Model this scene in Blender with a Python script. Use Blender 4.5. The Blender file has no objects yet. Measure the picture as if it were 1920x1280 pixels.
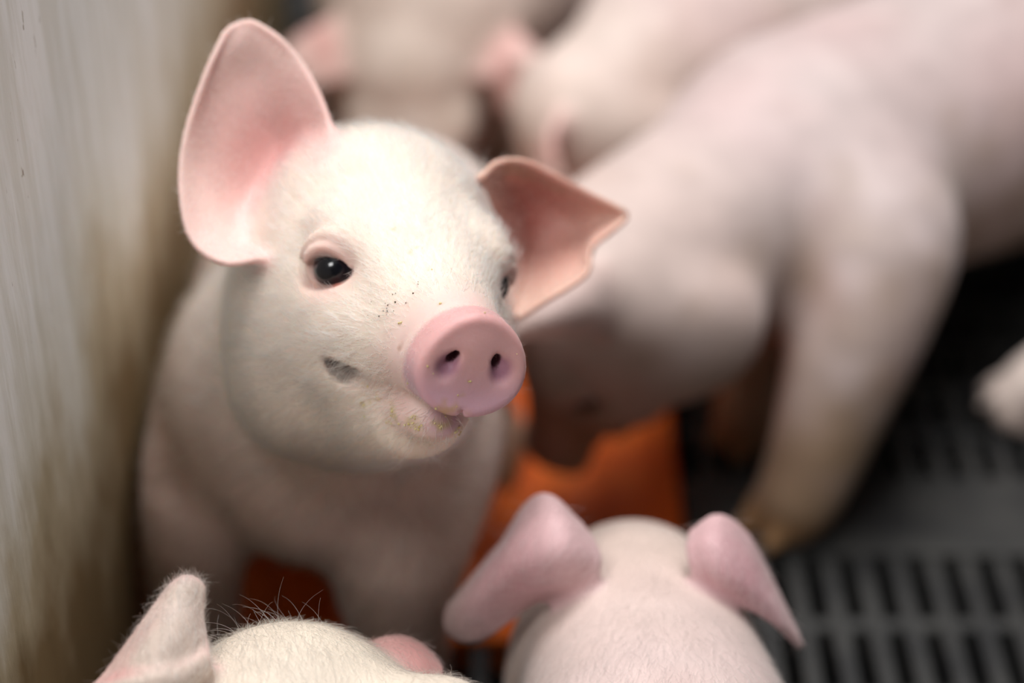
import bpy, math, random
import numpy as np
from mathutils import Vector
from mathutils.bvhtree import BVHTree
from mathutils import Matrix

# ------------------------------------------------------------------ camera
SC = bpy.context.scene
COL = SC.collection
PITCH = math.radians(35.0)
CAM_H = 856.0                      # mm above the slatted floor
FPX = 70.0 / 36.0 * 1920.0
cam_d = bpy.data.cameras.new('camera')
cam_d.lens = 70.0
cam_d.sensor_width = 36.0
cam_d.clip_start = 0.02
cam_d.dof.use_dof = True
cam_d.dof.focus_distance = 0.848
cam_d.dof.aperture_fstop = 2.35
cam = bpy.data.objects.new('camera', cam_d)
cam.location = (0, 0, CAM_H / 1000)
cam.rotation_euler = (math.pi / 2 - PITCH, 0, 0)
COL.objects.link(cam)
SC.camera = cam

# ------------------------------------------------------------------ light
SC.view_settings.view_transform = 'Standard'
SC.view_settings.look = 'None'
SC.view_settings.gamma = 1.0
SC.view_settings.use_curve_mapping = False
SC.view_settings.exposure = 0.1
SC.cycles.max_bounces = 6
SC.cycles.use_adaptive_sampling = True
SC.cycles.adaptive_threshold = 0.03
SC.cycles.diffuse_bounces = 3
SC.cycles.glossy_bounces = 3
SC.cycles.transmission_bounces = 4

world = bpy.data.worlds.new('barn_air')
SC.world = world
world.use_nodes = True
wn = world.node_tree.nodes['Background']
wn.inputs[0].default_value = (0.93, 0.96, 1.0, 1)
wn.inputs[1].default_value = 0.06


def area_light(name, loc, rot, sx, sy, watts, col):
    ld = bpy.data.lights.new(name, 'AREA')
    ld.shape = 'RECTANGLE'
    ld.size, ld.size_y = sx, sy
    ld.energy = watts
    ld.color = col
    o = bpy.data.objects.new(name, ld)
    o.location = loc
    o.rotation_euler = rot
    COL.objects.link(o)
    return o


area_light('barn_lamp', (0.10, 1.32, 2.1), (0, 0, 0), 1.0, 1.2, 43, (1.0, 0.995, 0.985))
area_light('barn_lamp_alley', (-0.62, -0.25, 1.95), (0.55, -0.25, 0), 0.7, 0.5, 20, (1.0, 0.995, 0.985))

# ------------------------------------------------------------------ helpers
random.seed(7)
RNG = np.random.default_rng(11)
CT, ST = math.cos(PITCH), math.sin(PITCH)


def A3(*v):
    return np.array(v if len(v) == 3 else v[0], dtype=np.float64)


def W(px, py, Z):
    """a point (mm) seen at photo pixel px, py at depth Z mm from the camera"""
    a = (px - 960.0) / FPX * Z
    b = (py - 640.0) / FPX * Z
    return A3(a, Z * CT - b * ST, CAM_H - Z * ST - b * CT)


def unit(v):
    v = np.asarray(v, dtype=np.float64)
    return v / np.linalg.norm(v)


def lin(r, g, b):
    f = lambda c: c / 12.92 if c <= 0.04045 else ((c + 0.055) / 1.055) ** 2.4
    return np.array([f(r / 255.0), f(g / 255.0), f(b / 255.0)], dtype=np.float64)


def tag(o, label=None, cat=None, group=None, kind=None):
    if label:
        o['label'] = label
    if cat:
        o['category'] = cat
    if group:
        o['group'] = group
    if kind:
        o['kind'] = kind
    return o


def empty(name, loc):
    o = bpy.data.objects.new(name, None)
    o.location = loc
    o.empty_display_size = 0.05
    COL.objects.link(o)
    return o


def mesh_obj(name, V, F, mat, parent=None, smooth=False, loc=(0, 0, 0)):
    """V in metres, object origin at loc"""
    me = bpy.data.meshes.new(name)
    V = np.asarray(V, dtype=np.float64) - np.asarray(loc)
    me.from_pydata([tuple(v) for v in V], [], [tuple(f) for f in F])
    if smooth:
        me.polygons.foreach_set('use_smooth', np.ones(len(me.polygons), dtype=bool))
    me.materials.append(mat)
    me.update()
    o = bpy.data.objects.new(name, me)
    o.location = loc
    COL.objects.link(o)
    if parent:
        o.parent = parent
        o.location = Vector(loc) - parent.location
    return o


def box_vf(x0, x1, y0, y1, z0, z1, b=0.0):
    """box with bevelled top edges (b) -- metres"""
    if b <= 0:
        V = [(x0, y0, z0), (x1, y0, z0), (x1, y1, z0), (x0, y1, z0), (x0, y0, z1), (x1, y0, z1), (x1, y1, z1), (x0, y1, z1)]
        F = [(0, 3, 2, 1), (4, 5, 6, 7), (0, 1, 5, 4), (1, 2, 6, 5), (2, 3, 7, 6), (3, 0, 4, 7)]
        return V, F
    V = [(x0, y0, z0), (x1, y0, z0), (x1, y1, z0), (x0, y1, z0),
         (x0, y0, z1 - b), (x1, y0, z1 - b), (x1, y1, z1 - b), (x0, y1, z1 - b),
         (x0 + b, y0 + b, z1), (x1 - b, y0 + b, z1), (x1 - b, y1 - b, z1), (x0 + b, y1 - b, z1)]
    F = [(0, 3, 2, 1), (8, 9, 10, 11)]
    for i in range(4):
        j = (i + 1) % 4
        F += [(i, j, j + 4, i + 4), (i + 4, j + 4, j + 8, i + 8)]
    return V, F


# ------------------------------------------------------------------ materials
def new_mat(name):
    m = bpy.data.materials.new(name)
    m.use_nodes = True
    nt = m.node_tree
    return m, nt, nt.nodes['Principled BSDF']


def skin_material(name, sheen=0.15, rough=0.55, bump=0.12, bscale=700.0, sss=0.35):
    m, nt, p = new_mat(name)
    at = nt.nodes.new('ShaderNodeAttribute')
    at.attribute_name = 'skin'
    tc = nt.nodes.new('ShaderNodeTexCoord')
    n1 = nt.nodes.new('ShaderNodeTexNoise')
    n1.inputs['Scale'].default_value = 38.0
    n1.inputs['Detail'].default_value = 5.0
    nt.links.new(tc.outputs['Object'], n1.inputs['Vector'])
    mr = nt.nodes.new('ShaderNodeMapRange')
    mr.inputs['From Min'].default_value = 0.3
    mr.inputs['From Max'].default_value = 0.7
    mr.inputs['To Min'].default_value = 0.90
    mr.inputs['To Max'].default_value = 1.06
    nt.links.new(n1.outputs['Fac'], mr.inputs['Value'])
    mx = nt.nodes.new('ShaderNodeVectorMath')
    mx.operation = 'SCALE'
    nt.links.new(at.outputs['Color'], mx.inputs[0])
    nt.links.new(mr.outputs[0], mx.inputs['Scale'])
    nt.links.new(mx.outputs[0], p.inputs['Base Color'])
    n2 = nt.nodes.new('ShaderNodeTexNoise')
    n2.inputs['Scale'].default_value = bscale
    n2.inputs['Detail'].default_value = 3.0
    nt.links.new(tc.outputs['Object'], n2.inputs['Vector'])
    bp = nt.nodes.new('ShaderNodeBump')
    bp.inputs['Strength'].default_value = bump
    bp.inputs['Distance'].default_value = 0.001
    nt.links.new(n2.outputs['Fac'], bp.inputs['Height'])
    nt.links.new(bp.outputs[0], p.inputs['Normal'])
    p.inputs['Roughness'].default_value = rough
    p.inputs['Specular IOR Level'].default_value = 0.35
    p.inputs['Subsurface Weight'].default_value = sss
    p.inputs['Subsurface Radius'].default_value = (1.0, 0.35, 0.22)
    p.inputs['Subsurface Scale'].default_value = 0.006
    p.inputs['Sheen Weight'].default_value = sheen
    p.inputs['Sheen Roughness'].default_value = 0.4
    return m


SKIN = skin_material('pig_skin')
SKIN_B = skin_material('pig_skin_plain', sss=0.0)


def hair_material(name, col):
    m = bpy.data.materials.new(name)
    m.use_nodes = True
    nt = m.node_tree
    for n in list(nt.nodes):
        nt.nodes.remove(n)
    out = nt.nodes.new('ShaderNodeOutputMaterial')
    h = nt.nodes.new('ShaderNodeBsdfHairPrincipled')
    h.parametrization = 'COLOR'
    h.inputs['Color'].default_value = (*col, 1)
    h.inputs['Roughness'].default_value = 0.35
    h.inputs['Radial Roughness'].default_value = 0.5
    nt.links.new(h.outputs[0], out.inputs[0])
    return m


HAIR = hair_material('bristle_hair', (0.95, 0.935, 0.86))


def plain_mat(name, col, rough=0.5, spec=0.5, coat=0.0):
    m, nt, p = new_mat(name)
    p.inputs['Base Color'].default_value = (*col, 1)
    p.inputs['Roughness'].default_value = rough
    p.inputs['Specular IOR Level'].default_value = spec
    p.inputs['Coat Weight'].default_value = coat
    p.inputs['Coat Roughness'].default_value = 0.03
    return m


# ------------------------------------------------------------------ signed distance modelling (mm)
class Solid:
    def __init__(self):
        self.ops = []

    def add(self, f, lo, hi, k=8.0, mode='u'):
        self.ops.append((f, np.asarray(lo) - 0.0, np.asarray(hi) + 0.0, k, mode))

    def ell(self, c, r, B=None, k=8.0, mode='u'):
        """ellipsoid, B = 3 row vectors (axes)"""
        c = A3(c).astype(np.float32); r = A3(r).astype(np.float32)
        B = (np.eye(3) if B is None else np.asarray(B)).astype(np.float32)
        ext = np.sqrt(((B * r[:, None]) ** 2).sum(0))

        def f(p):
            q = (p - c) @ B.T
            a = q / r
            k0 = np.sqrt((a * a).sum(-1)) + 1e-9
            b = a / r
            k1 = np.sqrt((b * b).sum(-1)) + 1e-9
            return k0 * (k0 - 1.0) / k1
        self.add(f, c - ext, c + ext, k, mode)

    def cone(self, a, b, ra, rb, k=8.0, mode='u', ax=None, s=1.0):
        """round cone a->b; ax, s: widened s times along axis ax"""
        a = A3(a).astype(np.float32); b = A3(b).astype(np.float32)
        ba = b - a
        L2 = float(ba @ ba)
        if ax is not None:
            ax = unit(ax - ba * (ax @ ba) / L2).astype(np.float32)
        m = max(ra, rb) * max(1.0, s)

        def f(p):
            q = p - a
            if ax is not None:
                q = q + (q @ ax)[..., None] * ax * (1.0 / s - 1.0)
            h = np.clip((q @ ba) / L2, 0, 1)
            d = np.sqrt(((q - h[..., None] * ba) ** 2).sum(-1)) - (ra + (rb - ra) * h)
            return d
        self.add(f, np.minimum(a, b) - m, np.maximum(a, b) + m, k, mode)

    def chain(self, pts, radii, k=8.0, mode='u', soft=0.0):
        """tube along a polyline"""
        pts = np.asarray(pts, dtype=np.float32); R = [float(r) for r in radii]

        def f(p):
            best = None
            for i in range(len(pts) - 1):
                a, b = pts[i], pts[i + 1]
                ba = b - a
                q = p - a
                h = np.clip((q @ ba) / float(ba @ ba), 0, 1)
                d = np.sqrt(((q - h[..., None] * ba) ** 2).sum(-1)) - (R[i] + (R[i + 1] - R[i]) * h)
                if best is None:
                    best = d
                elif soft > 0:
                    t = np.maximum(soft - np.abs(best - d), 0) / soft
                    best = np.minimum(best, d) - t * t * soft * 0.25
                else:
                    best = np.minimum(best, d)
            return best
        m = max(R)
        self.add(f, pts.min(0) - m, pts.max(0) + m, k, mode)

    def disc(self, c, n, e, half, rx, rz, rnd, k=3.0, mode='u', zup=None):
        """rounded elliptical plate"""
        c = A3(c).astype(np.float32); n = unit(n).astype(np.float32); e = unit(e - n * (e @ n)).astype(np.float32); w = np.cross(n, e).astype(np.float32)
        zs = 1.0 if zup is None or w @ zup > 0 else -1.0
        m = 1.15 * max(rx, rz) + half + 2

        def f(p):
            q = p - c
            y = np.abs(q @ n) - (half - rnd)
            zz = q @ w / rz * zs
            x = q @ e / (rx * (1.0 - 0.13 * np.clip(zz, -1, 1)))
            z = q @ w / rz
            rr = np.sqrt(x * x + z * z) + 1e-9
            rad = (rr - 1.0) * min(rx, rz) + rnd
            return np.minimum(np.maximum(y, rad), 0) + np.sqrt(np.maximum(y, 0) ** 2 + np.maximum(rad, 0) ** 2) - rnd
        self.add(f, c - m, c + m, k, mode)

    def sheet(self, rows, th_in, th_edge, k=8.0, n=30):
        """thin shell around a smooth surface through rows of points"""
        G = smooth_grid(rows, n, n)
        nu = nv = n
        V = [Vector(p) for p in G.reshape(-1, 3)]
        F = []
        T = []
        for i in range(nv - 1):
            for j in range(nu - 1):
                F.append((i * nu + j, i * nu + j + 1, (i + 1) * nu + j + 1, (i + 1) * nu + j))
                u = (j + 0.5) / (nu - 1)
                v = (i + 0.5) / (nv - 1)
                e = min(1.0, 4.0 * min(u, 1 - u)) * min(1.0, 2.5 * (1 - v))
                T.append(th_edge + (th_in - th_edge) * e * (1 - 0.5 * v))
        bvh = BVHTree.FromPolygons(V, F)
        T = np.array(T)
        lo = G.reshape(-1, 3).min(0) - th_in
        hi = G.reshape(-1, 3).max(0) + th_in

        def f(p):
            sh = p.shape[:-1]
            q = p.reshape(-1, 3)
            out = np.full(len(q), 60.0, dtype=np.float32)
            near = np.nonzero(((q > lo - 22) & (q < hi + 22)).all(1))[0]
            ql = q[near].tolist()
            for i, qq in zip(near, ql):
                loc, nrm, idx, d = bvh.find_nearest(qq, 40.0)
                if idx is not None:
                    out[i] = d - T[idx]
            return out.reshape(sh)
        self.add(f, lo, hi, k, 'u')
        return G

    # -- evaluation on groups of points (g, n, 3)
    def eval(self, P, lo=None, hi=None, margin=26.0):
        P = P.astype(np.float32)
        d = np.full(P.shape[:-1], 300.0, dtype=np.float32)
        for f, l, h, k, mode in self.ops:
            if lo is None:
                sel = slice(None)
            else:
                m = (margin if mode == 'u' else 4.0) + k
                sel = np.nonzero(((hi > l - m) & (lo < h + m)).all(1))[0]
                if len(sel) == 0:
                    continue
            dn = f(P[sel])
            dc = d[sel]
            if mode == 'u':
                t = np.maximum(k - np.abs(dc - dn), 0) / k
                d[sel] = np.minimum(dc, dn) - t * t * k * 0.25
            else:
                dn = -dn
                t = np.maximum(k - np.abs(dc - dn), 0) / k
                d[sel] = np.maximum(dc, dn) + t * t * k * 0.25
        return d

    def points(self, P, chunk=4096):
        """values at loose points: sorted into cells of 16 mm first"""
        cell = np.floor(P / 16.0).astype(np.int64)
        key = (cell[:, 0] * 73856093) ^ (cell[:, 1] * 19349663) ^ (cell[:, 2] * 83492791)
        order = np.argsort(key, kind='stable')
        out = np.empty(len(P))
        n = 64
        pad = (-len(P)) % n
        idx = np.concatenate([order, np.repeat(order[-1:], pad)])
        Q = P[idx].reshape(-1, n, 3)
        d = self.eval(Q, Q.min(1), Q.max(1))
        out[idx] = d.reshape(-1)
        return out

    def mesh(self, vox, B=8, polish=2):
        lo = np.min([o[1] for o in self.ops if o[4] == 'u'], axis=0) - 3 * vox
        hi = np.max([o[2] for o in self.ops if o[4] == 'u'], axis=0) + 3 * vox
        nb = np.ceil((hi - lo) / (vox * B)).astype(int)
        bs = vox * B
        I = np.stack(np.meshgrid(*[np.arange(n) for n in nb], indexing='ij'), -1).reshape(-1, 3)
        C = lo + (I + 0.5) * bs
        d = self.eval(C[:, None, :], C - bs / 2, C + bs / 2, margin=60.0)[:, 0]
        act = np.abs(d) < bs * 1.25 + 4.0
        full = np.empty(tuple(nb * B), dtype=np.float32)
        v6 = full.reshape(nb[0], B, nb[1], B, nb[2], B)
        v6[...] = (np.where(d < 0, -50.0, 50.0).reshape(nb)[:, None, :, None, :, None])
        ia = I[act]
        off = np.stack(np.meshgrid(*[np.arange(B)] * 3, indexing='ij'), -1).reshape(-1, 3) * vox
        for s in range(0, len(ia), 1500):
            ii = ia[s:s + 1500]
            base = lo + ii * bs
            P = base[:, None, :] + off[None]
            val = self.eval(P, base, base + bs)
            v6[ii[:, 0], :, ii[:, 1], :, ii[:, 2], :] = val.reshape(-1, B, B, B).astype(np.float32)
        V, F = surface_nets(full)
        V = lo + V * vox
        for _ in range(polish):
            d0 = self.points(V)
            e = 0.5
            g = np.stack([self.points(V + np.eye(3)[a] * e) - d0 for a in range(3)], 1) / e
            g2 = np.maximum((g * g).sum(1), 0.15)
            step = -(d0 / g2)[:, None] * g
            ln = np.linalg.norm(step, axis=1)
            step *= np.minimum(1.0, 0.6 * vox / np.maximum(ln, 1e-9))[:, None]
            V = V + step
        return V, F


def surface_nets(D):
    S = (D < 0)
    s8 = S.astype(np.uint8)
    cnt = (s8[:-1, :-1, :-1] + s8[1:, :-1, :-1] + s8[:-1, 1:, :-1] + s8[1:, 1:, :-1] +
           s8[:-1, :-1, 1:] + s8[1:, :-1, 1:] + s8[:-1, 1:, 1:] + s8[1:, 1:, 1:])
    cells = np.argwhere((cnt > 0) & (cnt < 8))
    idx = np.full(cnt.shape, -1, dtype=np.int32)
    idx[cells[:, 0], cells[:, 1], cells[:, 2]] = np.arange(len(cells))
    cor = [(i, j, k) for i in (0, 1) for j in (0, 1) for k in (0, 1)]
    vals = {c: D[cells[:, 0] + c[0], cells[:, 1] + c[1], cells[:, 2] + c[2]].astype(np.float64) for c in cor}
    acc = np.zeros((len(cells), 3))
    num = np.zeros(len(cells))
    for c in cor:
        for ax in range(3):
            if c[ax] == 1:
                continue
            c2 = list(c); c2[ax] = 1; c2 = tuple(c2)
            a, b = vals[c], vals[c2]
            m = (a < 0) != (b < 0)
            t = np.where(m, a / np.where(m, a - b, 1.0), 0.0)
            p = np.tile(np.array(c, dtype=np.float64), (len(cells), 1))
            p[:, ax] = t
            acc[m] += p[m]
            num[m] += 1
    V = cells + acc / np.maximum(num, 1)[:, None]
    F = []
    for ax in range(3):
        sl0 = [slice(None)] * 3; sl1 = [slice(None)] * 3
        sl0[ax] = slice(0, -1); sl1[ax] = slice(1, None)
        ch = S[tuple(sl0)] != S[tuple(sl1)]
        e = np.argwhere(ch)
        b, c = [(1, 2), (2, 0), (0, 1)][ax]
        ok = (e[:, b] > 0) & (e[:, c] > 0) & (e[:, b] < D.shape[b] - 1) & (e[:, c] < D.shape[c] - 1)
        e = e[ok]
        inside = S[e[:, 0], e[:, 1], e[:, 2]]
        def g(db, dc):
            q = e.copy(); q[:, b] += db; q[:, c] += dc
            return idx[q[:, 0], q[:, 1], q[:, 2]]
        quad = np.stack([g(-1, -1), g(0, -1), g(0, 0), g(-1, 0)], 1)
        quad[~inside] = quad[~inside][:, ::-1]
        F.append(quad)
    F = np.concatenate(F)
    F = F[(F >= 0).all(1)]
    return V, F


def catmull(P, n):
    """resample points P (m, ...) to n points on a Catmull-Rom spline"""
    P = np.asarray(P, dtype=np.float64)
    m = len(P)
    t = np.linspace(0, m - 1, n)
    i = np.minimum(t.astype(int), m - 2)
    f = (t - i)
    f = f.reshape((-1,) + (1,) * (P.ndim - 1))
    ext = np.concatenate([2 * P[:1] - P[1:2], P, 2 * P[-1:] - P[-2:-1]])
    p0, p1, p2, p3 = ext[i], ext[i + 1], ext[i + 2], ext[i + 3]
    return 0.5 * (2 * p1 + (p2 - p0) * f + (2 * p0 - 5 * p1 + 4 * p2 - p3) * f ** 2 + (3 * p1 - p0 - 3 * p2 + p3) * f ** 3)


def smooth_grid(rows, nv, nu):
    R = np.stack([catmull(r, nu) for r in rows])      # rows x nu x 3
    return catmull(R, nv)


# ------------------------------------------------------------------ pig anatomy
class Head:
    """frame: x = towards the pig's left ear, y = towards the snout, z = up; origin midway between the eyes"""
    def __init__(self, M, f, e, s=1.0):
        self.M = A3(M)
        self.f = unit(f)
        e = A3(e)
        self.e = unit(e - self.f * (e @ self.f))
        self.u = np.cross(self.f, self.e)
        self.s = s
        self.B = np.stack([self.e, self.f, self.u])

    def p(self, x, y, z):
        return self.M + self.s * (x * self.e + y * self.f + z * self.u)

    def d(self, x, y, z):
        return unit(x * self.e + y * self.f + z * self.u)

    def local(self, P):
        return (P - self.M) @ self.B.T / self.s


EYE = A3(38.0, 3.0, 1.0)
EYE_R = 10.2
EYE_OUT = (0.72, 0.68, 0.10)


def build_head(S, H, detail=True):
    s = H.s
    p = H.p
    ell = lambda c, r, k=10, mode='u', B=None: S.ell(p(*c), A3(r) * s, H.B if B is None else B, k * s, mode)
    cone = lambda a, b, ra, rb, k=10, mode='u', sx=1.0: S.cone(p(*a), p(*b), ra * s, rb * s, k * s, mode, H.e if sx != 1.0 else None, sx)
    # skull and forehead
    ell((0, -52, -25), (52, 54, 47), 10)
    cone((0, -60, -13), (0, 4, 1), 36, 26, 16, sx=1.30)
    # snout
    cone((0, 0, -8), (0, 66, -2), 36, 22.5, 22)
    for sx in (-1, 1):
        ell((sx * 35, -34, -50), (29, 47, 53), 20)           # jowl
        ell((sx * 27, 6, -32), (20, 34, 24), 18)             # cheek in front of it
        cone((sx * 17, 22, -20), (sx * 10, 62, -12), 19, 13, 12)   # upper lip
        ell((sx * 32, -8, 15), (13, 19, 12), 14)             # brow
        ell((sx * 31, 10, -16), (13, 20, 13), 16)            # under the eye
    # lower jaw
    cone((0, -32, -82), (0, 44, -49), 34, 18, 18, sx=1.28)
    ell((0, 58, -37), (17, 18, 11.5), 8)
    if detail:
        # mouth slit, turned up at the corners
        for sx in (-1, 1):
            pts = [p(0, 82, -26), p(sx * 9, 77, -27.5), p(sx * 19, 64, -30), p(sx * 28, 48, -34), p(sx * 35, 30, -33), p(sx * 39.5, 19, -28)]
            S.chain(pts, [1.2 * s, 1.4 * s, 1.7 * s, 2.6 * s, 5.0 * s, 3.0 * s], 5 * s, 'd')
    # snout disc
    S.disc(p(1, 79.5, -1.0), H.d(0, 1, 0.16), H.e, 7.5 * s, 25.0 * s, 23.2 * s, 3.6 * s, 5.0 * s, zup=H.u)
    if detail:
        # soft crease behind the disc and wrinkles on the bridge
        for (y0, dz, rr) in ((65.5, 0, 1.0),):
            pts = []
            for a in np.linspace(0.0, math.pi, 15):
                pts.append(p(26.0 * math.cos(a) * (1 + (70 - y0) * 0.004), y0 + 3 * math.sin(a), 23.5 * math.sin(a) - 2))
            S.chain(pts, [rr * s] * len(pts), 3.5 * s, 'd')
        # the dished face of the disc and the philtrum below it
        ell((1, 92.2, 1.5), (19, 3.6, 15), 6, 'd')
        cone((0, 88.0, -20), (0, 84, -26.5), 0.6, 2.8, 3, 'd')
    H.eyes = {}
    for sx in (-1, 1):
        if detail:
            ayn = H.d(sx * 0.45, 1, -0.55)
            axn = unit(H.d(1, 0, 0.3 * sx) - ayn * (H.d(1, 0, 0.3 * sx) @ ayn))
            Bn = np.stack([axn, ayn, np.cross(axn, ayn)])
            ell((1 + sx * 11.0, 86.5, 1.8), (2.7, 11, 3.7), 2.5, 'd', Bn)
            ell((1 + sx * 13.0, 89.0, -1.0), (4.2, 4.2, 5.4), 3.0, 'd')
        else:
            ell((sx * 11, 87, 0), (4.5, 8, 5.5), 3, 'd')
        # eye socket and lids
        E = p(sx * EYE[0], EYE[1], EYE[2])
        out = H.d(sx * EYE_OUT[0], EYE_OUT[1], EYE_OUT[2])
        fw = H.d(-sx * 0.62, 0.72, 0.34)                   # along the slit, towards the inner corner
        fw = unit(fw - out * (fw @ out))
        up = np.cross(out, fw)
        if up @ H.u < 0:
            up = -up
        H.eyes[sx] = (E - out * 1.5 * s, out, fw, up)
        S.ell(E + out * 2.0 * s, A3(15.5, 11.5, 8.5) * s, np.stack([fw, up, out]), 6 * s, 'd')
        S.ell(E - out * 2.2 * s, A3(14.2, 11.6, 12.0) * s, np.stack([fw, up, out]), 3 * s)
        S.ell(E + out * 8.0 * s, A3(12.4, 5.9, 10.2) * s, np.stack([fw, up, out]), 2.0 * s, 'd')
        if detail:
            # upper lid fold
            pts = [E + s * (out * (7.6 - 1.0 * abs(a)) + fw * 12.5 * math.sin(a) + up * (11.6 * math.cos(a) - 1.0)) for a in np.linspace(-1.25, 1.25, 9)]
            S.chain(pts, [0.8 * s, 1.4 * s, 1.8 * s, 2.0 * s, 2.0 * s, 2.0 * s, 1.8 * s, 1.4 * s, 0.8 * s], 2.5 * s)
            pts = [E + s * (out * (4.6 - 1.0 * abs(a)) + fw * 16.0 * math.sin(a) + up * (17.0 * math.cos(a) - 1.0)) for a in np.linspace(-1.2, 1.2, 9)]
            S.chain(pts, [0.8 * s, 1.4 * s, 1.8 * s, 2.0 * s, 2.0 * s, 2.0 * s, 1.8 * s, 1.4 * s, 0.8 * s], 5 * s)


def build_leg(S, pts, radii, fwd, lift=0.0, k=14):
    """pts: shoulder, elbow, knee, fetlock, foot (on the ground)"""
    pts = [A3(q) for q in pts]
    n = 3 * (len(pts) - 1) + 1
    cp = catmull(np.array(pts), n)
    cr = np.maximum(catmull(np.array(radii, dtype=np.float64)[:, None], n)[:, 0], 8)
    S.chain(cp[:-1], cr[:-1] * 0.97, k, soft=18.0)
    fwd = unit(A3(fwd[0], fwd[1], 0))
    sd = np.cross(fwd, A3(0, 0, 1))
    ft = pts[-1]
    r = radii[-1]
    for sx in (-1, 1):
        a = ft + sd * sx * r * 0.55 + A3(0, 0, 16)
        b = ft + sd * sx * r * 0.62 + fwd * r * 0.9 + A3(0, 0, 7)
        S.cone(a, b, r * 0.62, 6.0, 5)
        S.cone(ft - fwd * r * 0.8 + sd * sx * r * 0.5 + A3(0, 0, 30), ft - fwd * r * 1.25 + sd * sx * r * 0.6 + A3(0, 0, 18), 5.0, 3.5, 4)


def default_ear(H, sx, droop=0.0, spread=1.0):
    """rows base -> tip, each row: front edge, centre (deep), back edge"""
    rows = []
    for v, w in ((0.0, 20), (0.3, 27), (0.6, 24), (0.85, 14), (1.0, 3)):
        c = A3(36 + 46 * v * spread, -66 + 30 * v * (0.6 + droop), 26 + 62 * v - 95 * droop * v * v)
        a = c + A3(-4, w * 0.75, -0.2 * w)
        b = c + A3(6, -w * 0.75, -0.2 * w)
        m = c + A3(6 * (1 - v), -3, 2 - 10 * (1 - v))
        rows.append([H.p(sx * q[0], q[1], q[2]) for q in (a, m, b)])
    return rows


def torso(S, H, c0, c1, r0, r1, neck_r=54, neck_to=(0, 0, 0), sag=14):
    c0 = A3(c0); c1 = A3(c1)
    ax = unit(c1 - c0)
    side = unit(np.cross(ax, A3(0, 0, 1)))
    L = np.linalg.norm(c1 - c0)
    s = H.s
    S.cone(H.p(0, -55, -8), c0 + A3(neck_to), neck_r * s, r0 * 0.80, 30)
    S.cone(H.p(0, -35, -42), c0 + A3(neck_to) - A3(0, 0, r0 * 0.30), 36 * s, r0 * 0.62, 30)
    mid = (c0 + c1) / 2 - A3(0, 0, sag)
    S.cone(c0, mid, r0, r0 * 1.06, 30, ax=side, s=0.95)
    S.cone(mid, c1, r0 * 1.06, r1, 30, ax=side, s=0.95)
    S.ell(c1 + ax * 20, (r1 * 0.95, r1 * 0.9, r1 * 0.98), np.stack([side, ax, np.cross(side, ax)]), 30)
    return ax, side


def auto_legs(S, c0, c1, ax, side, r, scale=1.0, skip=()):
    """front pair at c0, hind pair at c1"""
    fwd = -ax
    for name, c, back in (('front', c0, 0), ('hind', c1, 1)):
        for sx in (-1, 1):
            if (name, sx) in skip:
                continue
            top = c + side * sx * r * 0.52 - A3(0, 0, r * 0.15) + ax * (10 if not back else 18)
            g = lambda along, lat, z: A3(*(c + fwd * along + side * sx * r * lat)[:2], z)
            if not back:
                pts = [top, g(-12, 0.62, c[2] * 0.52), g(2, 0.60, c[2] * 0.30), g(-4, 0.60, 36), g(4, 0.60, 0)]
                rad = [46 * scale, 33 * scale, 22 * scale, 16 * scale, 16 * scale]
            else:
                pts = [top, g(10, 0.66, c[2] * 0.52), g(-42, 0.62, c[2] * 0.40), g(-26, 0.60, 36), g(-16, 0.60, 0)]
                rad = [60 * scale, 40 * scale, 20 * scale, 16 * scale, 16 * scale]
            build_leg(S, pts, rad, fwd)


def add_tail(S, c1, ax, r1):
    a = c1 + ax * (r1 * 0.98 + 16) + A3(0, 0, r1 * 0.35)
    side = unit(np.cross(ax, A3(0, 0, 1)))
    pts = []
    for t in np.linspace(0, 1, 14):
        w = t * 2.6 * math.pi
        pts.append(a + ax * (8 + 34 * t) + side * 11 * math.sin(w) * min(1, 3 * t) + A3(0, 0, 11 * math.cos(w) * min(1, 3 * t) - 26 * t))
    S.chain(pts, list(np.linspace(8, 3.6, 14)), 8)


# ------------------------------------------------------------------ skin colours
C_BASE = lin(228, 211, 202)
C_CREAM = lin(226, 208, 190)
C_PINK = lin(220, 180, 176)
C_DISC = lin(214, 164, 162)
C_LILAC = lin(194, 154, 170)
C_EAR = lin(226, 192, 184)
C_EARDEEP = lin(212, 150, 146)
C_HOOF = lin(150, 112, 74)
C_DIRT = lin(150, 128, 74)
C_DARK = lin(92, 66, 56)


def blob(P, c, r, soft=1.0):
    d = np.linalg.norm(P - A3(c), axis=1) / r
    return np.clip(1.0 - np.maximum(d - (1 - soft), 0) / soft, 0, 1) ** 1.2


def lineblob(P, pts, r):
    best = None
    for i in range(len(pts) - 1):
        a, b = A3(pts[i]), A3(pts[i + 1])
        ba = b - a
        h = np.clip(((P - a) @ ba) / float(ba @ ba), 0, 1)
        d = np.linalg.norm(P - a - h[:, None] * ba, axis=1)
        best = d if best is None else np.minimum(best, d)
    return np.clip(1.0 - best / r, 0, 1)


def vnoise(P, scale, seed=0):
    """smooth value noise, -1..1"""
    r = np.random.default_rng(seed)
    T = r.uniform(-1, 1, (32, 32, 32))
    q = P / scale
    i = np.floor(q).astype(int)
    f = q - i
    f = f * f * (3 - 2 * f)
    out = 0
    for dx in (0, 1):
        for dy in (0, 1):
            for dz in (0, 1):
                w = (f[:, 0] if dx else 1 - f[:, 0]) * (f[:, 1] if dy else 1 - f[:, 1]) * (f[:, 2] if dz else 1 - f[:, 2])
                out = out + w * T[(i[:, 0] + dx) % 32, (i[:, 1] + dy) % 32, (i[:, 2] + dz) % 32]
    return out


def mix(C, col, w):
    w = np.clip(w, 0, 1)[:, None]
    return C * (1 - w) + np.asarray(col) * w


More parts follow.
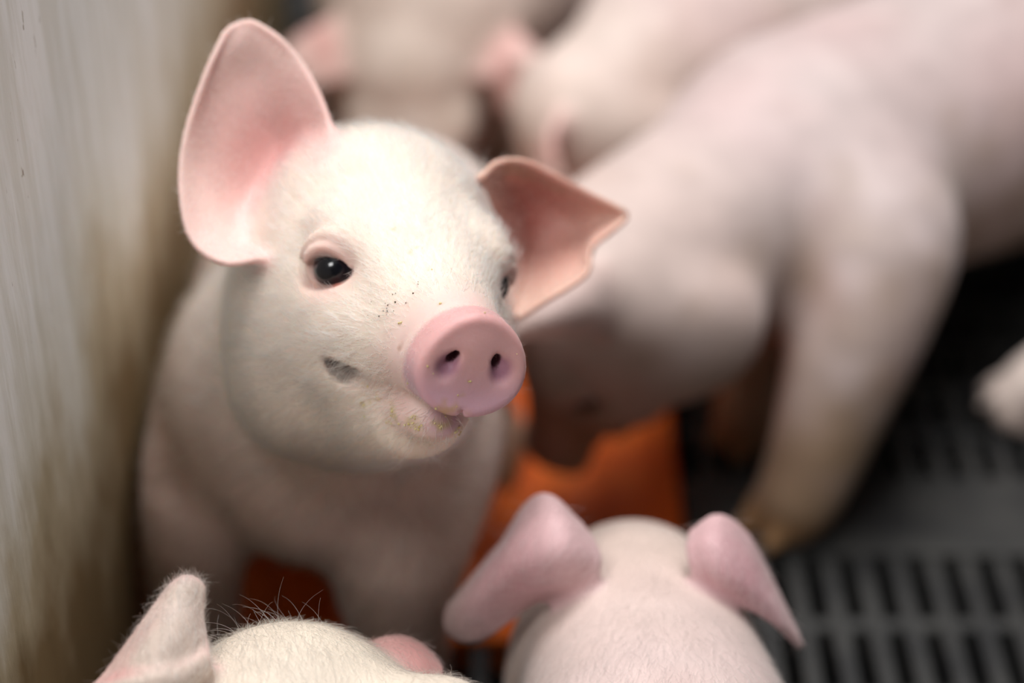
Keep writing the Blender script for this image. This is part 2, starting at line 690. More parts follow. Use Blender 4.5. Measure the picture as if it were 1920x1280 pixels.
def head_colours(P, C, H, cream=0.5):
    L = H.local(P)
    s = H.s
    near = np.clip(1.4 - np.linalg.norm(L - A3(0, -10, 0), axis=1) / 120, 0, 1)
    C = mix(C, C_CREAM, np.clip(near * 1.6, 0, 1) * cream)
    # pink muzzle, disc, lips
    muz = np.clip((L[:, 1] - 42) / 22, 0, 1) * np.clip((L[:, 2] + 52) / 14, 0, 1) * (np.abs(L[:, 0]) < 50)
    C = mix(C, C_PINK, 0.62 * muz)
    disc = np.clip((L[:, 1] - 69.5) / 4, 0, 1) * np.clip((L[:, 2] + 25.5) / 3, 0, 1) * (np.abs(L[:, 0]) < 40)
    C = mix(C, C_DISC, disc)
    C = mix(C, C_LILAC, disc * np.clip((2 - L[:, 2]) / 16, 0, 1) * 0.75)
    for sx in (-1, 1):
        E = EYE * A3(sx, 1, 1)
        C = mix(C, lin(222, 178, 170), 0.85 * blob(L, E + A3(sx * 4, 4, 2), 21, 0.6))
        C = mix(C, C_DARK, 0.75 * blob(L, E + A3(sx * 5.5, 4.5, 0), 10.5, 0.4))
        C = mix(C, lin(180, 80, 60), 0.9 * blob(L, E + A3(sx * 2.0, 10.5, -2.0), 4.2, 0.6))
        C = mix(C, lin(150, 100, 124), 0.8 * blob(L, (1 + sx * 12, 84, 0), 8.0, 0.5))
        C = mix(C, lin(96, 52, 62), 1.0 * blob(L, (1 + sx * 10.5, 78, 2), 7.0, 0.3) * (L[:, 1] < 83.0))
        mp = [(sx * 19, 64, -30), (sx * 28, 48, -34), (sx * 35, 30, -33), (sx * 39.5, 19, -28)]
        C = mix(C, lin(186, 140, 132), 0.7 * lineblob(L, mp, 7))
    return C


def ear_colours(P, C, G, deep, r_deep=34, facing=None, N=None, col=None, dcol=None):
    """pink inside of an ear whose surface grid is G; facing = direction the inner side looks"""
    flat = G.reshape(-1, 3)
    lo, hi = flat.min(0) - 8, flat.max(0) + 8
    m = np.nonzero(((P > lo) & (P < hi)).all(1))[0]
    if len(m) == 0:
        return C
    Q = P[m]
    best = np.full(len(m), 1e9)
    for s in range(0, len(flat), 150):
        dd = ((Q[:, None, :] - flat[None, s:s + 150]) ** 2).sum(-1).min(1)
        best = np.minimum(best, dd)
    w = np.clip(1.6 - np.sqrt(best) / 6.0, 0, 1)
    inner = np.ones(len(m))
    if facing is not None and N is not None:
        inner = np.clip((N[m] @ unit(facing)) * 2.0 + 0.55, 0, 1)
    c = C[m]
    c = mix(c, C_EAR if col is None else col, w * (0.35 + 0.65 * inner))
    dd = np.linalg.norm(Q - deep, axis=1)
    c = mix(c, C_EARDEEP if dcol is None else dcol, w * inner * np.clip(1.15 - dd / r_deep, 0, 1) * 0.85)
    C[m] = c
    return C


def hoof_colours(P, C, w=1.0, dirt_shade=0.0):
    C = mix(C, lin(196, 160, 128), w * np.clip(1.0 - (P[:, 2] - 30) / 60, 0, 1) * 0.6)
    if dirt_shade > 0:
        C = mix(C, lin(150, 124, 98), dirt_shade * np.clip(1.3 - P[:, 2] / 170 + 0.35 * vnoise(P, 26, 3), 0, 1))  # brown dirt on the legs; high values also paint in leg shade
    return mix(C, C_HOOF, w * np.clip((34 - P[:, 2]) / 14, 0, 1) * 0.85)


# ------------------------------------------------------------------ body mesh, eyes, hair
EYE_MAT = None


def make_eye_material():
    m, nt, p = new_mat('pig_eye')
    tc = nt.nodes.new('ShaderNodeTexCoord')
    sep = nt.nodes.new('ShaderNodeSeparateXYZ')
    nt.links.new(tc.outputs['Object'], sep.inputs[0])
    cr = nt.nodes.new('ShaderNodeValToRGB')
    mr = nt.nodes.new('ShaderNodeMapRange')
    mr.inputs['From Min'].default_value = 0.0
    mr.inputs['From Max'].default_value = EYE_R / 1000
    nt.links.new(sep.outputs['Z'], mr.inputs['Value'])
    nt.links.new(mr.outputs[0], cr.inputs[0])
    e = cr.color_ramp.elements
    e[0].position = 0.12; e[0].color = (0.25, 0.16, 0.13, 1)
    e[1].position = 0.93; e[1].color = (0.004, 0.004, 0.006, 1)
    a = e.new(0.30); a.color = (0.04, 0.026, 0.02, 1)
    b = e.new(0.45); b.color = (0.008, 0.010, 0.018, 1)
    nt.links.new(cr.outputs[0], p.inputs['Base Color'])
    p.inputs['Roughness'].default_value = 0.25
    p.inputs['Specular IOR Level'].default_value = 0.2
    p.inputs['Coat Weight'].default_value = 0.6
    p.inputs['Coat Roughness'].default_value = 0.02
    return m


EYE_MAT = make_eye_material()


def eyeball(parent, H, sx):
    c, out = H.eyes[sx][:2]
    r = EYE_R * H.s / 1000
    V, F = [], []
    nu, nv = 28, 18
    z = Vector(out)
    q = z.to_track_quat('Z', 'Y')
    for i in range(nv + 1):
        t = math.pi * i / nv
        for j in range(nu):
            a = 2 * math.pi * j / nu
            k = 1.0 + 0.05 * max(0.0, math.cos(t)) ** 6     # corneal bulge
            V.append((r * k * math.sin(t) * math.cos(a), r * k * math.sin(t) * math.sin(a), r * k * math.cos(t)))
    for i in range(nv):
        for j in range(nu):
            F.append((i * nu + j, (i + 1) * nu + j, (i + 1) * nu + (j + 1) % nu, i * nu + (j + 1) % nu))
    o = mesh_obj('eyeball', V, F, EYE_MAT, None, True)
    o.rotation_euler = q.to_euler()
    o.parent = parent
    o.location = Vector(c / 1000) - parent.location
    o['label'] = 'dark glossy eye'
    return o


def body_mesh(parent, V, F, C, mat=None):
    base = np.array(parent.location)
    me = bpy.data.meshes.new('body')
    n, k = len(V), len(F)
    me.vertices.add(n)
    me.vertices.foreach_set('co', (V / 1000 - base).astype(np.float32).ravel())
    me.loops.add(k * 4)
    me.loops.foreach_set('vertex_index', F.astype(np.int32).ravel())
    me.polygons.add(k)
    me.polygons.foreach_set('loop_start', np.arange(0, k * 4, 4, dtype=np.int32))
    me.polygons.foreach_set('use_smooth', np.ones(k, dtype=bool))
    ca = me.color_attributes.new('skin', 'FLOAT_COLOR', 'POINT')
    ca.data.foreach_set('color', np.concatenate([C, np.ones((n, 1))], 1).astype(np.float32).ravel())
    me.update(calc_edges=True)
    me.validate()
    me.materials.append(mat or SKIN)
    o = bpy.data.objects.new('body', me)
    COL.objects.link(o)
    o.parent = parent
    return o


def vertex_normals(V, F):
    a, b, c, d = V[F[:, 0]], V[F[:, 1]], V[F[:, 2]], V[F[:, 3]]
    n = np.cross(c - a, d - b)
    N = np.zeros_like(V)
    for i in range(4):
        np.add.at(N, F[:, i], n)
    return N / np.maximum(np.linalg.norm(N, axis=1), 1e-9)[:, None]


def grow_hair(parent, V, F, N, dens, flow, length, radius, count, lift=0.35, curl=0.25, segs=5, seed=3, name='hair', mat=None, label=None):
    """hair strands as a curves object. dens, length: per vertex; flow: per vertex tangent direction"""
    rng = np.random.default_rng(seed)
    a, b, c, d = V[F[:, 0]], V[F[:, 1]], V[F[:, 2]], V[F[:, 3]]
    area = 0.5 * np.linalg.norm(np.cross(c - a, d - b), axis=1)
    w = area * dens[F].mean(1)
    cs = np.cumsum(w)
    if cs[-1] <= 0:
        return None
    fi = np.searchsorted(cs, rng.uniform(0, cs[-1], count))
    fi = np.minimum(fi, len(F) - 1)
    s, t = rng.uniform(0, 1, (2, count))[:, :, None]
    def bil(A):
        q = A[F[fi]]
        if q.ndim == 2:
            q = q[..., None]
        return (q[:, 0] * (1 - s) + q[:, 1] * s) * (1 - t) + (q[:, 3] * (1 - s) + q[:, 2] * s) * t
    P = bil(V); Nn = bil(N)
    Nn /= np.maximum(np.linalg.norm(Nn, axis=1), 1e-9)[:, None]
    D = bil(flow)
    D = D + rng.normal(0, 0.16, D.shape)
    D -= Nn * (D * Nn).sum(1)[:, None]
    D /= np.maximum(np.linalg.norm(D, axis=1), 1e-9)[:, None]
    Ln = bil(length)[:, 0] * rng.uniform(0.6, 1.25, count)
    lf = np.clip(rng.normal(lift, 0.14, count), 0.03, 1.2)
    tt = np.linspace(0, 1, segs)[None, :, None]
    side = np.cross(Nn, D)
    cu = rng.normal(0, curl, count)[:, None, None]
    pts = (P[:, None] + Ln[:, None, None] * (D[:, None] * tt * np.cos(lf)[:, None, None]
           + Nn[:, None] * (np.sin(lf)[:, None, None] * (tt - 0.45 * tt ** 2))
           + side[:, None] * cu * tt ** 2)) - Nn[:, None] * 0.25
    base = np.array(parent.location)
    cv = bpy.data.hair_curves.new(name)
    cv.add_curves([segs] * count)
    cv.attributes['position'].data.foreach_set('vector', (pts / 1000 - base).astype(np.float32).ravel())
    ra = cv.attributes.get('radius') or cv.attributes.new('radius', 'FLOAT', 'POINT')
    taper = np.linspace(1.0, 0.35, segs)[None, :] * rng.uniform(0.75, 1.25, count)[:, None] * radius / 1000
    ra.data.foreach_set('value', taper.astype(np.float32).ravel())
    cv.materials.append(mat or HAIR)
    o = bpy.data.objects.new(name, cv)
    COL.objects.link(o)
    o.parent = parent
    tag(o, label, kind='stuff')
    return o


def pig_root(c0, c1, label, cat='piglet', group='piglets in the pen'):
    m = (A3(c0) + A3(c1)) / 2000
    o = empty('piglet', (m[0], m[1], 0))
    return tag(o, label, cat, group)


# ------------------------------------------------------------------ the pen
def wall_material():
    m, nt, p = new_mat('stained_wall_panel')
    tc = nt.nodes.new('ShaderNodeTexCoord')
    L = nt.links.new

    def noise(scale, detail, stretch=(1, 1, 1), rough=0.6):
        mp = nt.nodes.new('ShaderNodeMapping')
        mp.inputs['Scale'].default_value = stretch
        L(tc.outputs['Object'], mp.inputs[0])
        n = nt.nodes.new('ShaderNodeTexNoise')
        n.inputs['Scale'].default_value = scale
        n.inputs['Detail'].default_value = detail
        n.inputs['Roughness'].default_value = rough
        L(mp.outputs[0], n.inputs['Vector'])
        return n.outputs['Fac']

    def ramp(src, stops):
        r = nt.nodes.new('ShaderNodeValToRGB')
        L(src, r.inputs[0])
        e = r.color_ramp.elements
        e[0].position, e[0].color = stops[0][0], (*stops[0][1], 1)
        e[1].position, e[1].color = stops[-1][0], (*stops[-1][1], 1)
        for pos, c in stops[1:-1]:
            x = e.new(pos)
            x.color = (*c, 1)
        return r.outputs[0]

    def math2(op, a, b):
        n = nt.nodes.new('ShaderNodeMath')
        n.operation = op
        for i, v in enumerate((a, b)):
            if isinstance(v, (int, float)):
                n.inputs[i].default_value = v
            else:
                L(v, n.inputs[i])
        n.use_clamp = False
        return n.outputs[0]

    sep = nt.nodes.new('ShaderNodeSeparateXYZ')
    L(tc.outputs['Object'], sep.inputs[0])
    z = sep.outputs['Z']
    # dirt: rubbed on by the animals up to back height, ragged, streaky
    streak = noise(14, 6, (1, 0.8, 0.40))
    blot = noise(9, 7, (1, 1, 0.7))
    hgt = nt.nodes.new('ShaderNodeMapRange')
    hgt.inputs['From Min'].default_value = 0.41
    hgt.inputs['From Max'].default_value = 0.20
    L(z, hgt.inputs['Value'])
    d = math2('ADD', hgt.outputs[0], math2('MULTIPLY', math2('SUBTRACT', streak, 0.5), 1.1))
    d = math2('ADD', d, math2('MULTIPLY', math2('SUBTRACT', blot, 0.5), 0.9))
    col = ramp(d, [(0.16, lin(236, 236, 235)), (0.46, lin(226, 223, 214)), (0.72, lin(187, 174, 148)), (1.0, lin(132, 110, 76))])
    # fine vertical scratches
    scr = ramp(noise(60, 4, (1, 1, 0.12), 0.7), [(0.42, (0.80, 0.78, 0.72)), (0.60, (1.0, 1.0, 1.0))])
    mul = nt.nodes.new('ShaderNodeMix')
    mul.data_type = 'RGBA'
    mul.blend_type = 'MULTIPLY'
    mul.inputs['Factor'].default_value = 0.7
    L(col, mul.inputs['A'])
    L(scr, mul.inputs['B'])
    # small brown specks
    sp = ramp(noise(85, 3, (1, 1, 0.55), 0.75), [(0.665, (0, 0, 0)), (0.70, (1, 1, 1))])
    mk = ramp(noise(7, 3), [(0.46, (0, 0, 0)), (0.58, (1, 1, 1))])
    f = math2('MULTIPLY', math2('MULTIPLY', sp, mk), 0.75)
    m2 = nt.nodes.new('ShaderNodeMix')
    m2.data_type = 'RGBA'
    L(f, m2.inputs['Factor'])
    L(mul.outputs['Result'], m2.inputs['A'])
    m2.inputs['B'].default_value = (*lin(116, 96, 62), 1)
    L(m2.outputs['Result'], p.inputs['Base Color'])
    p.inputs['Roughness'].default_value = 0.6
    bp = nt.nodes.new('ShaderNodeBump')
    bp.inputs['Strength'].default_value = 0.25
    bp.inputs['Distance'].default_value = 0.002
    L(noise(70, 5, (1, 1, 0.5)), bp.inputs['Height'])
    L(bp.outputs[0], p.inputs['Normal'])
    return m


WALL = wall_material()


def noisy_mat(name, c1, c2, scale, rough, bump=0.2, stretch=(1, 1, 1)):
    m, nt, p = new_mat(name)
    tc = nt.nodes.new('ShaderNodeTexCoord')
    mp = nt.nodes.new('ShaderNodeMapping')
    mp.inputs['Scale'].default_value = stretch
    geo = nt.nodes.new('ShaderNodeNewGeometry')
    nt.links.new(geo.outputs['Position'], mp.inputs[0])
    n = nt.nodes.new('ShaderNodeTexNoise')
    n.inputs['Scale'].default_value = scale
    n.inputs['Detail'].default_value = 6
    nt.links.new(mp.outputs[0], n.inputs['Vector'])
    r = nt.nodes.new('ShaderNodeValToRGB')
    r.color_ramp.elements[0].position = 0.35
    r.color_ramp.elements[0].color = (*c1, 1)
    r.color_ramp.elements[1].position = 0.65
    r.color_ramp.elements[1].color = (*c2, 1)
    nt.links.new(n.outputs['Fac'], r.inputs[0])
    nt.links.new(r.outputs[0], p.inputs['Base Color'])
    p.inputs['Roughness'].default_value = rough
    b = nt.nodes.new('ShaderNodeBump')
    b.inputs['Strength'].default_value = bump
    b.inputs['Distance'].default_value = 0.002
    nt.links.new(n.outputs['Fac'], b.inputs['Height'])
    nt.links.new(b.outputs[0], p.inputs['Normal'])
    return m


# the wall runs away from the camera on the left, closing in slightly
WA = A3(-0.2235, 0.0, 0.0)
WB = A3(-0.1985, 1.60, 0.0)
wd = unit(WB - WA)
wnrm = A3(-wd[1], wd[0], 0.0)          # pointing away from the pen


def slab(name, a, b, thick, z0, z1, mat, out, parent=None):
    a = A3(a); b = A3(b)
    o = out * thick
    V = [a + A3(0, 0, z0), b + A3(0, 0, z0), b + o + A3(0, 0, z0), a + o + A3(0, 0, z0)]
    V += [v + A3(0, 0, z1 - z0) for v in V]
    F = [(0, 3, 2, 1), (4, 5, 6, 7), (0, 1, 5, 4), (1, 2, 6, 5), (2, 3, 7, 6), (3, 0, 4, 7)]
    return mesh_obj(name, V, F, mat, parent)


w = slab('wall_left', WA - wd * 0.25, WB, 0.035, -0.02, 0.62, WALL, wnrm)
tag(w, 'pale grey pen wall with brown dirt stains along the left', kind='structure')

CORNER_SHADE = noisy_mat('corner_shade', lin(62, 54, 46), lin(88, 78, 66), 30, 0.55)
strip = slab('corner_strip', WB + wd * 0.003, WB + wd * 0.045, 0.045, 0.0, 0.66, CORNER_SHADE, wnrm)  # added piece: the darkness of the wall's far corner, put in as colour
tag(strip, 'added dark post at the far end of the pale stained wall', 'strip')
WALL2 = noisy_mat('far_wall_panel', lin(120, 112, 98), lin(150, 142, 128), 9, 0.65, stretch=(1, 1, 0.4))
w = slab('wall_back', (-0.45, 2.55, 0), (1.35, 2.55, 0), 0.04, -0.02, 1.0, WALL2, A3(0, 1, 0))
tag(w, 'far grey pen wall behind the piglets', kind='structure')

# slatted plastic floor: every slat and cross bar is a piece of its own over a dark pit
SLAT = noisy_mat('dark_slat_plastic', lin(30, 30, 31), lin(54, 53, 51), 22, 0.5, 0.3)
PIT = plain_mat('pit_darkness', lin(14, 13, 12), 0.9, 0.1)
FX0, FX1 = -0.21, 1.25
PY = [(0.02, 0.365), (0.375, 0.72), (0.73, 0.98), (1.06, 1.33), (1.34, 1.685), (1.695, 2.04), (2.05, 2.395)]
FRM = 0.012
V, F = [], []


def addbox(V, F, *b):
    v, f = box_vf(*b)
    n = len(V)
    V += v
    F += [tuple(i + n for i in q) for q in f]


ORX0, ORX1, ORY0, ORY1 = -0.205, 0.113, 0.90, 1.33
# the frame: beams between the slat fields (one piece of the setting)
ys = [0.0] + [p[0] for p in PY[1:]] + [2.55]
gaps = [(-0.25, 0.02), (0.365, 0.375), (0.72, 0.73), (0.98, 1.06), (1.33, 1.34), (1.685, 1.695), (2.04, 2.05), (2.395, 2.55)]
for y0, y1 in gaps:
    addbox(V, F, FX0 if not (y0 > ORY0 and y1 < ORY1) else ORX1 + 0.003, FX1, y0, y1, -0.03, 0.0, 0.0)
fl = mesh_obj('floor', V, F, SLAT)
tag(fl, 'dark grey slatted plastic floor of the pen', kind='structure')
pit = mesh_obj('trim_1', *box_vf(FX0, FX1 + 0.1, -0.25, 2.55, -0.36, -0.34), PIT)
tag(pit, 'black slurry pit under the slats', kind='structure')

PITCH_X = 0.0225
SLW = 0.0118
meshes = {}


def piece(name, key, x0, x1, y0, y1, z0, z1, b, mat):
    if key not in meshes:
        v, f = box_vf(0, x1 - x0, 0, y1 - y0, z0 - z1, 0, b)
        me = bpy.data.meshes.new(name)
        me.from_pydata(v, [], f)
        me.materials.append(mat)
        meshes[key] = me
    o = bpy.data.objects.new(name, meshes[key])
    o.location = (x0, y0, z1)
    COL.objects.link(o)
    o.parent = fl
    return o


nsl = 0
for r, (y0, y1) in enumerate(PY[2:6]):
    x = FX0 + 0.004
    i = 0
    while x < 0.78:
        over = (x + SLW > ORX0 - 0.003 and x < ORX1 + 0.003 and y1 > ORY0 and y0 < ORY1)
        if over:
            if y0 < ORY0 - 0.03:
                piece('slat', ('s', r, 'short'), x, x + SLW, y0, ORY0 - 0.002, -0.028, 0.0, 0.0018, SLAT)
        else:
            piece('slat', ('s', r), x, x + SLW, y0, y1, -0.028, 0.0, 0.0018, SLAT)
        nsl += 1
        x += PITCH_X
    n = int(round((y1 - y0) / 0.058))
    for k in range(1, n):
        yc = y0 + (y1 - y0) * k / n
        xs = FX0
        if yc > ORY0 - 0.01 and yc < ORY1 + 0.01:
            xs = ORX1 + 0.004
        piece('cross_bar', ('c', xs), xs, 0.79, yc - 0.0055, yc + 0.0055, -0.026, -0.0016, 0.0012, SLAT)
# near and far fields, out of sight: plain covers
for (y0, y1) in (PY[0], PY[1], PY[6]):
    piece('floor_panel', ('p', y0), FX0, FX1, y0, y1, -0.028, -0.001, 0.0018, SLAT)
piece('floor_panel', ('q', 0), 0.795, FX1, 0.735, 2.04, -0.028, -0.001, 0.0018, SLAT)

# orange solid floor plate
ORG = noisy_mat('orange_plastic', lin(228, 98, 22), lin(242, 118, 32), 24, 0.42, 0.15)
v, f = [], []
v, f = box_vf(ORX0, ORX1, ORY0, ORY1, -0.025, 0.004, 0.003)
v = list(v); f = list(f)
for k in range(9):                                   # low anti-slip ribs
    x = ORX0 + 0.020 + k * 0.0345
    addbox(v, f, x, x + 0.010, ORY0 + 0.012, ORY1 - 0.012, 0.002, 0.0062, 0.0015)
op = mesh_obj('floor_plate', v, f, ORG)
tag(op, 'bright orange solid plastic plate set into the slatted floor', 'floor plate')
# ------------------------------------------------------------------ the piglet that looks up
VOX = 1.4
M1 = W(771, 517, 903)
S1 = W(886, 690, 832)
H1 = Head(M1, S1 - M1, W(930, 530, 918) - W(622, 498, 884), 1.0)
sol = Solid()
c0 = W(596, 738, 1085)
c1 = A3(-100, 1150, 106)                       # it sits: the rump is on the floor
ax, side = torso(sol, H1, c0, c1, 85, 94, neck_r=55, neck_to=(0, -5, 6), sag=-6)
sol.ell(W(742, 440, 1130), (62, 72, 54), None, 30)            # withers
# brisket between the forelegs
sol.ell(W(590, 900, 1055), (42, 36, 44), None, 20)
build_head(sol, H1)
# forelegs
fw1 = A3(0.05, -1, 0)
kl = [c0 + A3(-46, 6, -30), W(382, 955, 1085), W(366, 1110, 1110)]
build_leg(sol, kl + [A3(kl[2][0] + 4, kl[2][1] + 6, 36), A3(kl[2][0] + 4, kl[2][1] - 2, 0)], [52, 27, 20, 17, 17], fw1, k=14)
kr = [c0 + A3(50, 6, -30), W(745, 965, 1075), W(745, 1120, 1105)]
build_leg(sol, kr + [A3(kr[2][0] + 2, kr[2][1] + 6, 36), A3(kr[2][0] + 2, kr[2][1] - 2, 0)], [52, 38, 27, 18, 18], fw1, k=16)
# folded hind legs, feet forward beside the belly
for sx, px, in ((-1, -150), (1, -14)):
    hp = c1 + A3(sx * 44, 0, -18)
    build_leg(sol, [hp, A3(hp[0] + sx * 10, 1092, 96), A3(hp[0] + sx * 6, 1160, 34), A3(px, 1088, 22), A3(px, 1060, 0)], [62, 42, 22, 17, 16], fw1, k=20)
add_tail(sol, c1 - A3(0, 0, 60), A3(0, 1, 0), 74)
# erect ear (photo left): rows from base to tip; outer edge, belly of the cup, inner edge
earL = [
    [W(486, 486, 902), W(455, 470, 918), W(470, 430, 934), W(505, 385, 940), W(560, 345, 930), W(612, 318, 918)],
    [W(418, 492, 900), W(420, 430, 922), W(462, 375, 944), W(520, 330, 950), W(580, 300, 934), W(622, 285, 920)],
    [W(362, 452, 904), W(395, 370, 926), W(450, 320, 946), W(520, 270, 954), W(580, 250, 940), W(618, 238, 926)],
    [W(341, 372, 910), W(380, 290, 930), W(440, 240, 944), W(505, 205, 950), W(560, 190, 942), W(598, 180, 932)],
    [W(345, 270, 918), W(382, 200, 932), W(430, 160, 942), W(485, 135, 946), W(530, 122, 942), W(562, 116, 938)],
    [W(382, 150, 926), W(405, 110, 934), W(435, 90, 938), W(470, 75, 940), W(500, 70, 940), W(522, 72, 938)],
    [W(420, 66, 934), W(432, 54, 936), W(445, 47, 938), W(458, 43, 938), W(470, 42, 938), W(482, 46, 938)],
]
G_L = sol.sheet(earL, 2.6, 1.5, 9)
# folded ear (photo right)
earR = [
    [W(905, 330, 955), W(925, 370, 972), W(945, 430, 985), W(950, 490, 985), W(945, 560, 965), W(935, 600, 945)],
    [W(935, 304, 958), W(960, 350, 988), W(985, 420, 1002), W(990, 490, 998), W(985, 560, 975), W(968, 598, 955)],
    [W(985, 304, 966), W(1008, 350, 996), W(1030, 410, 1008), W(1038, 470, 1002), W(1032, 530, 982), W(1020, 566, 962)],
    [W(1040, 330, 974), W(1056, 368, 996), W(1074, 410, 1006), W(1086, 450, 1000), W(1092, 492, 986), W(1098, 514, 970)],
    [W(1100, 362, 980), W(1108, 385, 992), W(1116, 410, 996), W(1118, 430, 994), W(1114, 450, 986), W(1106, 468, 978)],
    [W(1150, 386, 984), W(1153, 394, 988), W(1156, 402, 990), W(1156, 412, 990), W(1154, 422, 986), W(1148, 432, 982)],
    [W(1172, 398, 986), W(1173, 401, 987), W(1174, 404, 987), W(1173, 407, 987), W(1172, 410, 986), W(1170, 413, 985)],
]
G_R = sol.sheet(earR, 2.6, 1.5, 9)
V1, F1 = sol.mesh(VOX, polish=1)
N1 = vertex_normals(V1, F1)
toCam = unit(A3(0, 0, CAM_H) - M1)
C = np.tile(C_BASE, (len(V1), 1))
chest = np.clip((300 - V1[:, 2]) / 90, 0, 1) * np.clip((1120 - V1[:, 1]) / 60, 0, 1)
C = mix(C, lin(216, 180, 164), 0.6 * chest + 0.12 * vnoise(V1, 40, 9))
C = head_colours(V1, C, H1, 0.65)
# feed and dirt sticking to the lips and the disc, brown line in the crease, bare pink patch under the eye
Lc = H1.local(V1)
nz = vnoise(V1, 2.6, 41) * 0.6 + vnoise(V1, 6.0, 42) * 0.6
lipz = lineblob(Lc, [(-26, 50, -38), (-14, 66, -36), (0, 76, -30), (14, 66, -36), (24, 54, -38)], 13)
C = mix(C, C_LILAC, 0.8 * blob(Lc, (1, 74, -33), 11, 0.6))
C = mix(C, lin(176, 160, 96), np.clip(lipz * 1.1 + nz - 0.75, 0, 1) * 0.9)
C = mix(C, lin(176, 142, 78), np.clip(blob(Lc, (-5, 87, -19), 13, 0.8) * 1.2 + nz - 0.75, 0, 1))
C = mix(C, lin(176, 142, 78), np.clip(blob(Lc, (-18, 84, -19), 8, 0.8) + nz - 0.8, 0, 1))
C = mix(C, lin(190, 140, 84), 0.8 * np.clip(blob(Lc, (-1, 90, 7), 5, 0.8) + 0.5 * nz - 0.4, 0, 1))
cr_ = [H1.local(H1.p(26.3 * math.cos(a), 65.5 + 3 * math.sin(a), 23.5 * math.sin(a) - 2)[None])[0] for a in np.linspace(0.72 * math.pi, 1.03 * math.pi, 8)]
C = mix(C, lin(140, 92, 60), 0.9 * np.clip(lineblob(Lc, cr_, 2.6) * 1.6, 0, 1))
C = mix(C, lin(96, 86, 78), np.clip(1.3 * lineblob(Lc, [(-40, 18, -27), (-34, 33, -33)], 8), 0, 0.8))  # grey mouth corner: wet fur plus the recess's shade painted in
C = mix(C, lin(216, 176, 166), 0.8 * lineblob(Lc, [(-44, 0, -10), (-44, -8, -16)], 9))
C = ear_colours(V1, C, G_L, W(525, 300, 945), 42, toCam, N1)
C = ear_colours(V1, C, G_R, W(985, 400, 1000), 46, toCam, N1, lin(212, 172, 156), lin(184, 114, 106))  # folded ear browner: dirt and part of its shade put into the colour
C = mix(C, lin(150, 128, 86), 0.7 * lineblob(V1, [W(950, 312, 965), W(1000, 330, 980), W(1050, 352, 985)], 7) * np.clip(N1 @ toCam * 2, 0, 1))
C = hoof_colours(V1, C, 1.0, 0.4)
root1 = pig_root(c0, c1, 'white piglet with raised head looking up, one ear erect, beside the stained wall')
body_mesh(root1, V1, F1, C)
for sx in (-1, 1):
    eyeball(root1, H1, sx)

# coat: fine pale hair, combed from the snout backwards
L = H1.local(V1)
nose = H1.p(0, 96, -6)
fl_ = (V1 - nose)
fl_ /= np.linalg.norm(fl_, axis=1)[:, None]
fl_ = fl_ + (-H1.f) * np.clip(-L[:, 1:2] / 60, 0, 1) * 0.6 + A3(0, 0, -0.25)
bodyw = np.clip((V1[:, 1] - H1.p(0, -70, 0)[1]) / 60, 0, 1)[:, None]
fl_ = fl_ * (1 - bodyw) + A3(0, 0.5, -0.8) * bodyw
earm = np.zeros(len(V1))
for G in (G_L, G_R):
    q = G[3:].reshape(-1, 3)
    m_ = np.nonzero(((V1 > q.min(0) - 5) & (V1 < q.max(0) + 5)).all(1))[0]
    dd = np.full(len(m_), 1e9)
    for s_ in range(0, len(q), 150):
        dd = np.minimum(dd, ((V1[m_][:, None] - q[None, s_:s_ + 150]) ** 2).sum(-1).min(1))
    earm[m_] = np.maximum(earm[m_], (np.sqrt(dd) < 4.0))
dens = np.ones(len(V1))
dens *= 1 - np.clip((L[:, 1] - 58) / 6, 0, 1) * (L[:, 2] > -28)                       # bare disc
dens *= np.clip(1.5 - np.linalg.norm(L - A3(0, -20, -20), axis=1) / 150, 0.10, 1)
for sx in (-1, 1):
    dens *= 1 - blob(L, EYE * A3(sx, 1, 1) + A3(sx * 4, 4, 0), 18, 0.25)
    dens *= 1 - blob(L, EYE * A3(sx, 1, 1) + A3(-sx * 3, 15, 2), 12, 0.3)
dens *= 1 - 0.85 * earm
dens *= 1 - 0.75 * np.clip(1.6 * lineblob(L, [(-40, 18, -27), (-34, 33, -33)], 6), 0, 1)
dens *= 1 - 0.6 * np.clip((L[:, 1] - 35) / 20, 0, 1)
dens[V1[:, 2] < 60] = 0
ln = 11.0 + 4.0 * np.clip(-L[:, 2] / 40, 0, 1) + 4 * bodyw[:, 0]
ln *= 1 - 0.4 * np.clip((L[:, 1] - 30) / 25, 0, 1)
ln *= 1 - 0.55 * earm
grow_hair(root1, V1, F1, N1, dens, fl_, ln, 0.10, 50000, lift=0.34, seed=5, label='short fine white coat')
# ear fringe
grow_hair(root1, V1, F1, N1, earm * (C[:, 1] > 0), -toCam + A3(0, 0, -0.3) + 0 * V1, np.full(len(V1), 5.0), 0.04, 5000, lift=0.55, seed=8, name='ear_hair')
# whiskers on lips and chin
wd_ = (np.clip((L[:, 1] - 18) / 12, 0, 1) * np.clip((66 - L[:, 1]) / 4, 0, 1) * np.clip((-L[:, 2] - 8) / 10, 0, 1) * (np.abs(L[:, 0]) < 48))
wf = (H1.f * -0.45 + A3(0, 0, -0.8))[None] + 0.7 * unit(H1.e)[None] * np.sign(L[:, :1])
grow_hair(root1, V1, F1, N1, wd_, wf, np.full(len(V1), 17.0), 0.10, 420, lift=0.75, curl=0.3, segs=7, seed=9, name='whiskers')
# disc rim fuzz
rd = np.clip((L[:, 1] - 66) / 4, 0, 1) * np.clip((82 - L[:, 1]) / 3, 0, 1) * (np.abs(L[:, 0]) < 40) * (L[:, 2] > -27)
grow_hair(root1, V1, F1, N1, rd, H1.f * 1.0 + 0 * V1, np.full(len(V1), 3.2), 0.05, 900, lift=0.9, segs=4, seed=12, name='snout_fuzz')
